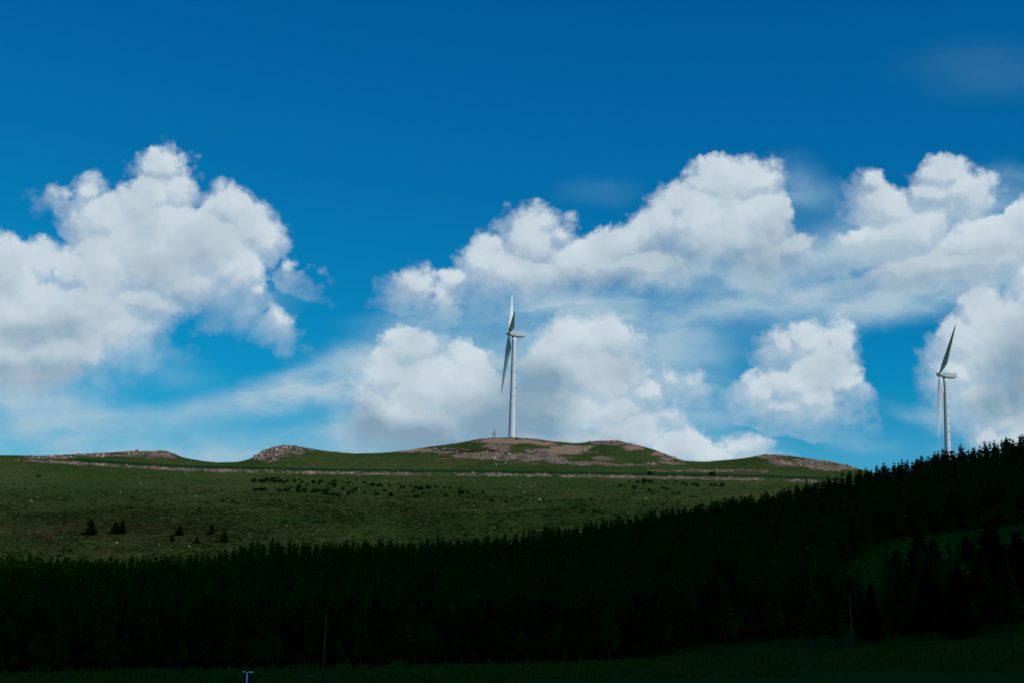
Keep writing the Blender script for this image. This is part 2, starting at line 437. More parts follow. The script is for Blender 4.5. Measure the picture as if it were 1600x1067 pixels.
# grid
az_in = np.linspace(AZ_LO, AZ_HI, 620)
az_out = np.concatenate([np.linspace(AZ_HI, math.pi, 42)[1:], np.linspace(-math.pi, AZ_LO, 42)[1:-1]])
azs = np.concatenate([az_in, az_out]); azs.sort()
rr = np.concatenate([np.linspace(.5, 60, 20), np.arange(64, 200, 3.0), np.arange(200, 216, 2), np.arange(218, 640, 4.0), np.arange(640, 866, 4.0), np.arange(866, 896, 1.0), np.arange(896, 1084, 2.0), np.arange(1090, 1300, 12), np.geomspace(1320, 14000, 26)])
nA, nR = len(azs), len(rr)
AA, RR = np.meshgrid(azs, rr, indexing='ij')
gx, gy = np.sin(AA) * RR, np.cos(AA) * RR
gz = ground(gx, gy)
gp = np.stack([gx, gy, gz], -1).reshape(-1, 3)
ppx, ppy = project(gp); rf = RR.ravel()
vis = (gp[:, 1] > 0)
mk, dome, bank = rock_mask(ppx, ppy, rf, gp[:, 0], gp[:, 1]); mk = mk * vis; dome = dome * vis; bank = bank * vis
jag = (fbm(gp[:, 0] / 5, gp[:, 1] / 5, 4, 21, .65)) * 4.2 * np.clip(mk - .2, 0, 1) * (1 - .75 * dome) * (1 - .6 * bank)
gp[:, 2] += jag
idx = np.arange(nA * nR).reshape(nA, nR)
i0 = idx; i1 = np.roll(idx, -1, axis=0)
quads = np.stack([i0[:, :-1], i1[:, :-1], i1[:, 1:], i0[:, 1:]], -1).reshape(-1, 4)[:, ::-1]

# ------------------------------------------------------------------ materials
def material(name, build, rough=.9, spec=.2):
    mt = bpy.data.materials.new(name); mt.use_nodes = True; t = mt.node_tree; t.nodes.clear()
    q = NB(t); bs = q.n('ShaderNodeBsdfPrincipled'); o = q.n('ShaderNodeOutputMaterial')
    bs.inputs['Roughness'].default_value = rough; bs.inputs['Specular IOR Level'].default_value = spec
    t.links.new(bs.outputs[0], o.inputs[0]); build(q, bs)
    return mt
def attr(q, nm): return q.n('ShaderNodeAttribute', attribute_name=nm).outputs['Fac']
def bump(q, bs, h, st, dist):
    bn = q.n('ShaderNodeBump'); bn.inputs['Strength'].default_value = st; bn.inputs['Distance'].default_value = dist
    q.put(bn.inputs['Height'], h); q.t.links.new(bn.outputs[0], bs.inputs['Normal'])

def c4(r, g, b_): return (r, g, b_, 1)
def m_ground(q, bs):
    P_ = q.n('ShaderNodeNewGeometry').outputs['Position']
    big = q.noise(P_, .012, 5, .6); mid = q.noise(P_, .07, 5, .6); fine = q.noise(P_, .6, 5, .7); tiny = q.noise(P_, 2.6, 3, .7)
    g1 = q.mix(q.ss(big, .38, .62), c4(.030, .062, .013), c4(.056, .074, .021))
    g1 = q.mix(q.math('MULTIPLY', q.ss(mid, .5, .68), .7), g1, c4(.020, .043, .009))
    g1 = q.mix(q.math('MULTIPLY', q.ss(fine, .47, .66), .85), g1, c4(.016, .030, .007))
    g1 = q.mix(q.math('MULTIPLY', q.ss(tiny, .54, .72), .6), g1, c4(.085, .088, .032))
    dry = q.math('MULTIPLY', attr(q, 'dry'), q.ss(q.noise(P_, .045, 5, .65), .40, .60))
    g1 = q.mix(dry, g1, q.mix(q.ss(fine, .4, .62), c4(.060, .040, .019), c4(.024, .024, .009)))
    deep = attr(q, 'lush')
    g1 = q.mix(deep, g1, q.mix(fine, c4(.014, .050, .002), c4(.058, .140, .005)))
    g1 = q.mix(q.math('MULTIPLY', attr(q, 'heath_and_shade'), q.ss(q.noise(P_, .3, 6, .75), .36, .58)), g1, c4(.006, .014, .003))  # dark low scrub, also painting in the dimness of the lower slope
    g1 = q.mix(attr(q, 'verge'), g1, c4(.004, .034, .013))
    # stone
    v = q.n('ShaderNodeTexVoronoi', feature='F1'); q.put(v.inputs['Vector'], P_); v.inputs['Scale'].default_value = 1.1
    v2 = q.n('ShaderNodeTexVoronoi', feature='DISTANCE_TO_EDGE'); q.put(v2.inputs['Vector'], P_); v2.inputs['Scale'].default_value = .8
    s1 = q.mix(q.ss(q.noise(P_, .25, 5, .7), .35, .65), c4(.22, .130, .082), c4(.55, .375, .27))
    sep = q.n('ShaderNodeSeparateColor'); q.put(sep.inputs[0], v.outputs['Color'])
    s1 = q.mix(q.math('MULTIPLY', sep.outputs[0], .55), s1, c4(.40, .345, .30))
    s1 = q.mix(q.math('MULTIPLY', q.ss(v2.outputs[0], .2, 0), .8), s1, c4(.075, .06, .045))
    d1 = q.mix(q.noise(P_, .5, 6, .75), c4(.32, .195, .125), c4(.60, .40, .285))
    s1 = q.mix(q.math('MULTIPLY', q.ss(q.noise(P_, .09, 5, .75), .50, .62), .8), s1, c4(.15, .10, .068))
    s1 = q.mix(q.math('MULTIPLY', q.ss(q.noise(P_, .16, 6, .7), .53, .60), .7), s1, c4(.56, .40, .30))
    s1 = q.mix(q.ss(attr(q, 'dome'), .2, .6), s1, d1)
    rk = attr(q, 'rock')
    th = q.math('ADD', rk, q.math('MULTIPLY_ADD', q.noise(P_, .22, 7, .8), 3.0, -1.5))
    f = q.ss(th, .30, .50)
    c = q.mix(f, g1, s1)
    c = q.mix(q.math('MULTIPLY', attr(q, 'undercut_shade'), q.ss(mid, .2, .45)), c, c4(.05, .026, .018))  # dark brown line paints the shadow under the overhanging ledge
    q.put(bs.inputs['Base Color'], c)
    h = q.math('ADD', q.math('MULTIPLY', fine, .6), q.math('MULTIPLY', q.ss(v2.outputs[0], 0, .3), q.math('MULTIPLY', f, .9)))
    bump(q, bs, h, 1.0, 1.6)
M_GROUND = material('grass_and_stone', m_ground, .95, 0)

def m_stone(q, bs):
    P_ = q.n('ShaderNodeNewGeometry').outputs['Position']; rnd = q.n('ShaderNodeNewGeometry').outputs['Random Per Island']
    c = q.mix(q.noise(P_, .8, 5, .7), c4(.21, .132, .088), c4(.44, .31, .225))
    c = q.mix(q.ss(rnd, .45, 1), c, c4(.42, .345, .27)); c = q.mix(q.ss(rnd, .40, 0), c, c4(.09, .072, .055))
    q.put(bs.inputs['Base Color'], c); bump(q, bs, q.noise(P_, 2.5, 5, .7), .6, .3)
M_STONE = material('weathered_stone', m_stone, .95, .15)
def m_pale(q, bs):
    P_ = q.n('ShaderNodeNewGeometry').outputs['Position']
    q.put(bs.inputs['Base Color'], q.mix(q.noise(P_, 1.2, 5, .7), c4(.20, .18, .145), c4(.38, .36, .30)))
M_PALE = material('pale_stone', m_pale, .9, .15)

def leaf_mat(name, a, c):
    def f(q, bs):
        P_ = q.n('ShaderNodeNewGeometry').outputs['Position']; rnd = q.n('ShaderNodeNewGeometry').outputs['Random Per Island']
        orn = q.n('ShaderNodeObjectInfo').outputs['Random']
        t = q.math('ADD', q.math('MULTIPLY', rnd, .35), q.ss(q.noise(P_, .26, 3, .6), .35, .68, 0, .75))
        t = q.math('ADD', t, q.math('MULTIPLY_ADD', orn, .35, -.25), clamp=True)
        q.put(bs.inputs['Base Color'], q.mix(t, a, c))
        bs.inputs['Transmission Weight'].default_value = 0
    return material(name, f, .9, 0)
M_NEEDLE = leaf_mat('conifer_needles', c4(.003, .012, .001), c4(.022, .090, .003))
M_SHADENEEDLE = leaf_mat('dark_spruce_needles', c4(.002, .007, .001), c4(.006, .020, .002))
M_HILLBUSH = leaf_mat('bush_leaves', c4(.008, .021, .004), c4(.020, .046, .008))
M_TUSSOCK = leaf_mat('tussock_leaves', c4(.005, .014, .003), c4(.018, .034, .006))
M_BLADE = leaf_mat('grass_blades', c4(.014, .052, .004), c4(.075, .088, .012))
def m_bark(q, bs):
    P_ = q.n('ShaderNodeNewGeometry').outputs['Position']
    q.put(bs.inputs['Base Color'], q.mix(q.noise(P_, 3, 4, .7), c4(.025, .018, .012), c4(.07, .052, .038)))
M_BARK = material('bark', m_bark, .95, 0)
def m_paint(q, bs):
    tc = q.n('ShaderNodeTexCoord').outputs['Object']
    mp = q.n('ShaderNodeMapping'); q.put(mp.inputs[0], tc); mp.inputs['Scale'].default_value = (1, 1, .08)
    n = q.noise(mp.outputs[0], 1.1, 5, .65)
    q.put(bs.inputs['Base Color'], q.mix(q.ss(n, .35, .75), c4(.70, .71, .70), c4(.55, .56, .55)))
M_PAINT = material('white_turbine_paint', m_paint, .45, .4)
M_BLADEP = material('grey_white_blade_coating', lambda q, bs: q.put(bs.inputs['Base Color'], q.mix(q.noise(q.n('ShaderNodeTexCoord').outputs['Object'], .4, 4, .6), c4(.62, .63, .63), c4(.72, .73, .72))), .4, .4)
M_MARK = material('faded_mark_paint', lambda q, bs: q.put(bs.inputs['Base Color'], c4(.10, .13, .16)), .7)
M_DARK = material('dark_metal', lambda q, bs: q.put(bs.inputs['Base Color'], q.mix(q.noise(q.n('ShaderNodeTexCoord').outputs['Object'], 5), c4(.012, .012, .013), c4(.03, .03, .03))), .8, .05)
M_MAST = material('galvanised_steel', lambda q, bs: q.put(bs.inputs['Base Color'], q.mix(q.noise(q.n('ShaderNodeTexCoord').outputs['Object'], 3), c4(.16, .18, .19), c4(.28, .29, .30))), .8, .05)
M_POLE = material('weathered_pole_wood', lambda q, bs: q.put(bs.inputs['Base Color'], q.mix(q.noise(q.n('ShaderNodeTexCoord').outputs['Object'], 4, 5, .7), c4(.04, .032, .022), c4(.08, .066, .046))), .95, 0)
M_WHITE = material('chalky_white_paint', lambda q, bs: q.put(bs.inputs['Base Color'], q.mix(q.noise(q.n('ShaderNodeTexCoord').outputs['Object'], 9), c4(.72, .76, .78), c4(.85, .88, .88))), .5)

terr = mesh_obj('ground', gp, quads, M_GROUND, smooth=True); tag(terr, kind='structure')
def add_attr(o, nm, arr):
    a = o.data.attributes.new(nm, 'FLOAT', 'POINT'); a.data.foreach_set('value', np.asarray(arr, dtype=np.float32))
add_attr(terr, 'rock', mk); add_attr(terr, 'dome', dome)
dry = np.clip(1.25 - np.hypot((ppx - 120) / 330, (ppy - 828) / 38), 0, 1) * (rf > 480) * (rf < 820) * vis
dry = np.maximum(dry, .35 * np.clip(1.2 - np.hypot((ppx - 560) / 250, (ppy - 800) / 30), 0, 1) * (rf > 480) * vis)
add_attr(terr, 'dry', dry)
heath_and_shade = np.interp(ppy, [745, 770, 800, 850], [0, .45, .9, 1]) * (rf > 470) * (rf < 868) * vis * np.interp(ppx, [0, 900, 1150], [1, .9, .35])  # deepens downhill: scrub tone plus shade put into the colour
add_attr(terr, 'heath_and_shade', heath_and_shade * np.clip(.85 + fbm(gp[:, 0] / 30, gp[:, 1] / 40, 3, 71) * 1.6, .2, 1))
bkv = interp(BANK, ppx)
lush = np.clip(1.4 - np.abs(ppy - (bkv - 2.4)) / 1.8, 0, 1) * (rf > 884) * (rf < 960) * vis * (ppx > 110) * np.clip((1330 - ppx) / 40, 0, 1)
add_attr(terr, 'verge', lush)
lush = np.maximum(lush * 0, .75 * vis * np.clip((350 - rf) / 30, 0, 1) * np.interp(rf, [225, 245], [.55, 1])); add_attr(terr, 'lush', lush)
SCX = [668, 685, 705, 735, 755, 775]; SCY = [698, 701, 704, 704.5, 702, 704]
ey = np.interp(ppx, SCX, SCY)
add_attr(terr, 'undercut_shade', np.clip(1.5 - np.abs(ppy - ey) / 1.2, 0, 1) * (ppx > 664) * (ppx < 778) * (rf > 900) * vis)  # strip along the scarp where the ledge's shade is painted

# ------------------------------------------------------------------ wind turbines
def lean(o, d): pass
def blade_mb(L):
    """a long blade along +z; chord along x (bulge towards +x), thickness along y"""
    mb = MB(); rings = []
    st = [(0, 1.0, 1.0, .0), (.03, 1.0, 1.0, 0), (.08, 1.5, .75, .25), (.14, 2.35, .55, .62), (.20, 2.85, .44, .85), (.28, 2.7, .36, .82), (.4, 2.25, .28, .66), (.55, 1.75, .22, .48), (.7, 1.3, .17, .34), (.85, .86, .12, .2), (.95, .5, .08, .1), (.99, .22, .05, .03), (1, .06, .02, 0)]
    for t, ch_, th, sh in st:
        ch_ *= L / 40; th *= L / 40 * .95; tw = R(14) * (1 - t)
        ring = []
        for i in range(16):
            a = 2 * math.pi * i / 16
            x = math.cos(a) * ch_ * .5 * 2 * .62 + sh * L / 40; y = math.sin(a) * th * .75 * (1 - .45 * (math.cos(a) > 0) * min(1, t * 6) * math.cos(a))
            ring.append((x * math.cos(tw) - y * math.sin(tw), x * math.sin(tw) + y * math.cos(tw), t * L))
        rings.append(ring)
    mb.rings(rings); return mb

def glyph(k_):
    """strokes of one painted character, unit box (x, z)"""
    sets = [[(0,.9,1,.9),(.5,.9,.5,.1),(.1,.5,.9,.5),(0,.1,1,.1)], [(.1,1,.1,0),(.9,1,.9,0),(.1,.95,.9,.95),(.1,.5,.9,.5),(.1,.05,.9,.05)],
            [(.5,1,.5,0),(.05,.7,.95,.7),(.5,.6,.1,.1),(.5,.6,.9,.1)], [(.1,.9,.9,.9),(.2,.6,.8,.6),(.5,1,.5,.3),(.1,.3,.9,.3),(.25,.25,.1,0),(.75,.25,.9,0)],
            [(.3,1,.1,.6),(.2,.7,.2,0),(.5,.85,.95,.85),(.7,.85,.7,.05),(.45,.45,.95,.45)], [(.1,.8,.9,.8),(.5,1,.5,.5),(.1,.5,.9,.5),(.2,.4,.2,0),(.8,.4,.8,0),(.2,.05,.8,.05)]]
    return sets[k_ % len(sets)]

def turbine(px, hub_y, r, yaw_out, alpha, label, mark_top, mark_n, HUB=70.0, L=43.5):
    """yaw_out: angle by which the rotor turns from square-left towards the viewer"""
    d = pix_dir(px, hub_y); h = math.hypot(d[0], d[1]); X, Y = d[0] / h * r, d[1] / h * r; hubz = CAM_Z + d[2] / h * r
    gz_ = ground1(X, Y); base = min(gz_, hubz - HUB * .8)
    H = hubz - base
    root = empty('wind_turbine', (X, Y, base))
    view = math.atan2(X, Y)
    tag(root, label, 'wind turbine', 'white wind turbines on the ridge')
    # tower
    mb = MB(); rb, rt = 2.35, 1.45
    def rad(z): return rb + (rt - rb) * (z / (H - 1.6)) ** .9 if z > 0 else rb
    zs = np.linspace(-1.5, H - 1.9, 24)
    mb.rings([[(rad(z) * math.cos(2 * math.pi * i / 40), rad(z) * math.sin(2 * math.pi * i / 40), z) for i in range(40)] for z in zs])
    tw = mb.build('tower', M_PAINT, root, True)
    for z in (H * .33, H * .66):
        fl = MB()
        fl.rings([[((rad(z) + .05) * math.cos(2 * math.pi * i / 40), (rad(z) + .05) * math.sin(2 * math.pi * i / 40), z + dz) for i in range(40)] for dz in (-.12, .12)])
        fl.build('tower_flange', M_PAINT, tw, True)
    # painted characters down the tower's right-hand side
    ma = -view - math.pi / 2 + R(48)      # direction on the tower facing right of the viewer
    for k_ in range(mark_n):
        mk_ = MB(); zc = mark_top[0] * H - k_ * mark_top[1] * H; w_ = 1.35; hh = 1.9
        for (x0, z0, x1, z1) in glyph(k_ + int(r)):
            p = [((x - .5) * w_, (z - .5) * hh) for x, z in ((x0, z0), (x1, z1))]
            dx, dz = p[1][0] - p[0][0], p[1][1] - p[0][1]; ln = math.hypot(dx, dz); nx, nz = -dz / ln * .10, dx / ln * .10
            v = []
            for t in (0, 1):
                for s_ in (-1, 1):
                    a_, z_ = p[t][0] + s_ * nx, zc + p[t][1] + s_ * nz; rr_ = rad(z_)
                    for q_ in (.01, .05):
                        th = ma + a_ / rr_; v.append(((rr_ + q_) * math.cos(th), (rr_ + q_) * math.sin(th), z_))
            mk_.add(v, [(0, 2, 6, 4), (1, 5, 7, 3), (0, 4, 5, 1), (2, 3, 7, 6), (0, 1, 3, 2), (4, 6, 7, 5)])
        mk_.build('painted_character', M_MARK, tw)
    dr = MB(); da = -view - math.pi / 2
    dr.box((0, 0, 1.3), (.5, .12, 1.2), Matrix.Rotation(da + math.pi / 2, 4, 'Z') @ Matrix.Translation((0, -rb, 0)))
    dr.build('door', M_DARK, tw)
    # rotor frame: n = axis (points upwind), image-left then turned towards the viewer
    right = Vector((math.cos(view), -math.sin(view), 0)); near = Vector((-math.sin(view), -math.cos(view), 0))
    n0 = (-right * math.cos(yaw_out) + near * math.sin(yaw_out)).normalized()
    tilt = R(5); n = (n0 * math.cos(tilt) + Vector((0, 0, 1)) * math.sin(tilt)).normalized()
    e2 = Vector((0, 0, 1)).cross(n0).normalized()
    if e2.dot(near) < 0: e2 = -e2                # e2 points to the viewer's side
    e1 = n.cross(e2);  e1 = e1 if e1.z > 0 else -e1
    hubc = Vector((0, 0, H)) ; axis0 = hubc - n * 0
    # the hub sits ahead of the tower axis
    hubp = Vector((0, 0, H)) + n * 3.6
    Mx = Matrix((( -n.x, e2.x, e1.x, 0), (-n.y, e2.y, e1.y, 0), (-n.z, e2.z, e1.z, 0), (0, 0, 0, 1)))
    def sect(x, hw, zb, zt, k_=6):   # rounded box section at x downwind
        pts = []
        for cx_, cz_, a0 in ((hw - .45, zt - .45, 0), (-hw + .45, zt - .45, 90), (-hw + .45, zb + .45, 180), (hw - .45, zb + .45, 270)):
            for j in range(4):
                a = R(a0 + 30 * j); pts.append(Vector((x, cx_ + .45 * math.cos(a), cz_ + .45 * math.sin(a))))
        return [hubp + Mx @ p for p in pts]
    nc = MB()
    nc.rings([sect(1.5, 1.2, -1.3, 1.25), sect(1.9, 1.55, -1.6, 1.5), sect(3.5, 1.7, -1.75, 1.75), sect(8.5, 1.7, -1.6, 1.85), sect(10.6, 1.55, -1.05, 1.8), sect(11.1, 1.2, -.7, 1.5)])
    na = nc.build('nacelle', M_PAINT, root, False)
    cl = MB(); cl.box((9.9, 0, 1.9), (.35, .9, .18), Matrix.Translation(hubp) @ Mx); cl.tube(hubp + Mx @ Vector((10.4, .4, 1.7)), hubp + Mx @ Vector((10.4, .4, 3.3)), .07, .05, 6)
    cl.build('cooler_and_vane', M_DARK, na)
    bd = MB(); bd.tube((0, 0, H - 1.95), (0, 0, H - 1.5), 1.75, 1.85, 30); bd.build('yaw_collar', M_DARK, na)
    hb = MB(); hr = []
    for x, q_ in ((1.6, 1.35), (1.2, 1.5), (.3, 1.6), (-.8, 1.5), (-1.6, 1.1), (-2.1, .6), (-2.35, .12)):
        hr.append([hubp + Mx @ Vector((x, q_ * math.cos(2 * math.pi * i / 24), q_ * math.sin(2 * math.pi * i / 24))) for i in range(24)])
    hb.rings(hr); hb.build('hub', M_DARK if False else M_BLADEP, root, True)
    for k_ in range(3):
        a = alpha + k_ * 2 * math.pi / 3
        span = e1 * math.cos(a) + e2 * math.sin(a); down = -n; third = span.cross(down)
        B = Matrix(((down.x, third.x, span.x, hubp.x), (down.y, third.y, span.y, hubp.y), (down.z, third.z, span.z, hubp.z), (0, 0, 0, 1)))
        bm_ = blade_mb(L - 1.0); bo = bm_.build('blade', M_BLADEP, root, True)
        bo.data.transform(Matrix.Translation(span * 1.0) @ B)
    # shift whole so that the hub, not the tower axis, stands at the sighted point
    root.location = root.location - Vector((hubp.x, hubp.y, hubp.z - H))
    gz2 = ground1(root.location.x, root.location.y)
    return root
t1 = turbine(795.5, 521, 1075, R(3.6), R(82.6), 'white wind turbine on the bare brown hilltop beside the tiny mast', (.72, .075), 6)
t2 = turbine(1468.3, 585, 1075, R(14.5), R(53.4), 'white wind turbine rising behind the dark conifer ridge', (.70, .075), 5)

# lattice mast beside the first turbine
def mast():
    x, y, z = hit(772, 684.5, 1000, 1045); root = empty('lattice_mast', (x, y, z - .2)); H = 5.6
    tag(root, 'tiny grey lattice mast on the hilltop left of the turbine tower', 'mast')
    fr = MB(); w = lambda t: 1.15 * (1 - t) + .12
    lv = [0, .2, .38, .55, .7, .85, 1]
    cs = ((-1, -1), (1, -1), (1, 1), (-1, 1))
    for a, c in zip(lv, lv[1:]):
        for i, (sx, sy) in enumerate(cs):
            tx, ty = cs[(i + 1) % 4]
            fr.tube((sx * w(a), sy * w(a), a * H), (sx * w(c), sy * w(c), c * H), .11, .10, 5)
            fr.tube((sx * w(a), sy * w(a), a * H), (tx * w(c), ty * w(c), c * H), .06, .06, 4)
            fr.tube((sx * w(c), sy * w(c), c * H), (tx * w(c), ty * w(c), c * H), .06, .06, 4)
    fr.build('frame', M_MAST, root)
    for z_, l in ((.5, 1.5), (.72, 1.1)):
        ar = MB(); ar.tube((-l, 0, z_ * H), (l, 0, z_ * H), .09, .09, 5); ar.build('crossarm', M_MAST, root)
    ar = MB(); ar.tube((0, 0, H), (0, 0, H + 1.1), .07, .04, 5); ar.build('rod', M_MAST, root)
mast()

# ------------------------------------------------------------------ stones
rng = np.random.default_rng(7); random.seed(7)
def ico():
    import bmesh
    bm = bmesh.new(); bmesh.ops.create_icosphere(bm, subdivisions=1, radius=1)
    v = np.array([p.co[:] for p in bm.verts]); f = np.array([[q.index for q in fc.verts] for fc in bm.faces]); bm.free(); return v, f
IV, IF = ico()
def rock_variant(s):
    g = np.random.default_rng(s); v = IV * (1 + g.uniform(-.32, .25, (len(IV), 1))); v = v * g.uniform(.7, 1.25, 3); v[:, 2] *= .75
    return v
RV = [rock_variant(s) for s in range(10)]
def rotz(v, a):
    c, s_ = np.cos(a), np.sin(a); return np.stack([v[:, 0] * c - v[:, 1] * s_, v[:, 0] * s_ + v[:, 1] * c, v[:, 2]], -1)
def scatter(variants, faces, pts, scales, squash=None):
    VV, FF, o = [], [], 0
    for i, (p, s_) in enumerate(zip(pts, scales)):
        k_ = i % len(variants); v = rotz(variants[k_], rng.uniform(0, 6.28)) * s_ + p
        VV.append(v); f = faces[k_] if isinstance(faces, list) else faces; FF.append(f + o); o += len(v)
    return np.concatenate(VV), np.concatenate(FF)
def rubble():
    pts, sc = [], []
    N = 260000
    a = rng.uniform(-.33, .33, N); r = np.sqrt(rng.uniform(700 ** 2, 1046 ** 2, N)); x, y = np.sin(a) * r, np.cos(a) * r; z = ground(x, y)
    px, py = project(np.stack([x, y, z], -1)); mk_, dm, bk_ = rock_mask(px, py, r, x, y)
    cl_ = np.clip(.5 + fbm(x / 7, y / 7, 3, 55) * 3.2, 0, 1)
    pr = np.clip(mk_ - .2, 0, 1) * (1 - .93 * dm) * cl_ * .16 + bk_ * .45 + np.where((r > 700), .0004, 0) + .012 * np.clip(1 - np.hypot((px - 35) / 30, (py - 737) / 9), 0, 1) + .010 * np.clip(1 - np.hypot((px - 820) / 45, (py - 765) / 22), 0, 1) + .008 * np.clip(1 - np.hypot((px - 285) / 40, (py - 745) / 9), 0, 1)
    ok = rng.uniform(0, 1, N) < pr
    x, y, z, mk_, bk_, px, dm = x[ok], y[ok], z[ok], mk_[ok], bk_[ok], px[ok], dm[ok]
    s_ = np.exp(rng.normal(-.85, .55, len(x))) * np.where(bk_ > .3, .62, 1.0) * np.where((px > 380) & (px < 480), 1.3, 1)
    s_ = np.clip(s_, .2, np.where(bk_ > .02, .75, np.where(mk_ > .3, 1.5, .7))) * np.where(mk_ < .1, .7, 1)
    return np.stack([x, y, z + .15 * s_], -1), s_
pts, sc = rubble()
v, f = scatter(RV, IF, pts, sc)
o = mesh_obj('rubble', v, f, M_STONE)
tag(o, 'pinkish brown rubble strewn over the rocky knolls and stone bank along the crest', 'rubble', kind='stuff')

big = [(843,781,1.4,'pale boulder low on the slope under the scree'),(812,762,1.5,'bright boulder standing out in the middle of the grassy slope'),(819,769,1.0,'small pale boulder just below the bright one on the middle slope'),
 (182,849,1.1,'small white stone left of the middle on the dim lower slope'),(247,851,1.0,'white stone below the right pair of lone conifers'),(295,855,1.3,'pale stone lowest on the slope near the lone conifers'),
 (775,726,1.6,'large pale block at the foot of the central scree'),(49,783,1.0,'white stone on the far left slope above the brown ground'),(448,822,.9,'tiny white stone above the forest edge at the slope foot'),
 (507,741,.9,'pale stone lying just under the stone bank'),(772,825,1.1,'flat pale stone just above the treetops'),(306,775,.8,'tiny pale stone alone in the smooth middle left slope')]
def boulder(px, py, s_, lab, mat=M_PALE, r0=450):
    x, y, z = hit(px, py, r0)
    s_ *= .52; v = RV[int(px) % 10] * s_
    o = mesh_obj('boulder', v, IF, mat); o.location = (x, y, z + .2 * s_); o.rotation_euler = (0, 0, px)
    tag(o, lab, 'boulder')
for a in big: boulder(*a)
boulder(1456, 940, .62, 'white stone lying in the grassy clearing among dark conifers', M_PALE, 205)

# ------------------------------------------------------------------ plants
def conifer(H, rad_, h0, whorls, nb, nt, seed, tuft=1.0, shape=.85):
    g = random.Random(seed); V, Fc = [], []
    for w in range(whorls):
        t = (w + g.uniform(-.3, .3)) / whorls; t = min(max(t, 0), 1)
        z = h0 + (H - h0) * t
        rr_ = rad_ * (1 - t) ** shape * (1 if t > .1 else .55 + 4.5 * t) + .10
        for k_ in range(max(3, int(nb * (1 - .3 * t)))):
            a = g.uniform(0, 6.283); Lb = rr_ * g.uniform(.55, 1.22)
            up = .30 * t - .10 + g.uniform(-.12, .12)
            d = Vector((math.cos(a), math.sin(a), up)); side = Vector((-math.sin(a), math.cos(a), 0))
            for q_ in range(nt):
                s0 = (q_ + g.uniform(.1, .6)) / nt
                c = Vector((0, 0, z)) + d * (Lb * s0) + Vector((0, 0, -.10 * Lb * s0 * s0))
                sz = tuft * (.24 + .20 * Lb * (1 - .35 * s0)) * g.uniform(.7, 1.3)
                dd = (d + Vector((g.uniform(-.5, .5), g.uniform(-.5, .5), g.uniform(-.35, .5)))).normalized()
                sd = (side + Vector((0, 0, g.uniform(-.9, .9)))).normalized()
                o_ = len(V)
                V.extend([c - sd * sz * .42 - dd * sz * .3, c + sd * sz * .42 - dd * sz * .3, c + dd * sz * 1.15])
                Fc.append((o_, o_ + 1, o_ + 2))
                if nt > 2:
                    o_ = len(V); u_ = Vector((0, 0, 1)) * sz * .4
                    V.extend([c - u_ - dd * sz * .2, c + u_ - dd * sz * .4, c + dd * sz])
                    Fc.append((o_, o_ + 1, o_ + 2))
    # leader
    o_ = len(V); V.extend([Vector((-.09, 0, H * .95)), Vector((.09, 0, H * .95)), Vector((0, 0, H * 1.04))]); Fc.append((o_, o_ + 1, o_ + 2))
    return np.array([tuple(p) for p in V]), np.array(Fc)
def trunk_arrays(H, r0, n=6, limbs=0, seed=0):
    mb = MB(); zz = [-.6, 0, H * .3, H * .65, H * .97]; rs = [r0 * 1.3, r0, r0 * .72, r0 * .4, r0 * .08]
    mb.rings([[(r_ * math.cos(6.2832 * i / n), r_ * math.sin(6.2832 * i / n), z) for i in range(n)] for z, r_ in zip(zz, rs)], cap=False)
    g = random.Random(seed)
    for i in range(limbs):
        z = H * g.uniform(.12, .8); a = g.uniform(0, 6.28); l = H * .2 * (1 - z / H) + .2
        mb.tube((0, 0, z), (l * math.cos(a), l * math.sin(a), z + l * .1), r0 * .22, .01, 4, False)
    return mb.v, mb.f

# ---- tree protos for individuals, 8.6 m nominal
protos = []
def make_proto(H, rad_, h0, whorls, nb, nt, seed, tuft, mt=None):
    root = empty('conifer_tree')
    v, f = conifer(H, rad_, h0, whorls, nb, nt, seed, tuft); mesh_obj('crown', v, f, mt or M_NEEDLE, root)
    tv, tf = trunk_arrays(H, .14 + H * .006, 7, 14, seed); mesh_obj('trunk', tv, tf, M_BARK, root)
    return root
for s_ in range(6):
    protos.append(make_proto(8.6, 1.65 + .12 * (s_ % 3), 1.8, 30, 9, 4, 100 + s_, 1.0))
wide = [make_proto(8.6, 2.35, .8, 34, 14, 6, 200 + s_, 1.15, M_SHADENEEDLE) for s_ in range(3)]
used = set()
def place(proto, x, y, s_, rz, label, group=None, sx=1.0):
    if id(proto) in used: o = copy_tree(proto)
    else: o = proto; used.add(id(proto))
    o.location = (x, y, ground1(x, y) - .15); o.scale = (s_ * sx, s_ * sx, s_); o.rotation_euler = (0, 0, rz)
    tag(o, label, 'conifer', group)
    return o

# clearing trees: foot pixel, height in pixels
CLEAR = [
 (1552,972,150,1.05,'tall pointed conifer standing in the clearing near the right edge',1),
 (1594,968,130,1.0,'broad dark conifer cut by the right edge beside the tall pointed one',1),
 (1498,1000,108,.95,'dark conifer in front of the clearing with grass showing on both sides',1),
 (1452,985,92,1.15,'wide dark conifer left of the white stone in the clearing',1),
 (1408,992,92,1.0,'dark conifer leftmost in the clearing front row',1),
 (1438,908,76,1.1,'pointed conifer on the left shoulder of the clearing',0),
 (1460,915,70,1.1,'lower conifer crowding the pointed one on the left shoulder of the clearing',0),
 (1402,925,66,1.0,'short conifer at the left end of the clearing below the forest edge',0),
 (1510,880,42,1.5,'small rounded dark conifer alone high in the clearing',0),
 (1362,1004,88,.95,'dark conifer on the shaded left flank of the clearing',1),
 (1580,905,52,1.0,'slim conifer high on the right of the clearing',0),
]
near_pts = []
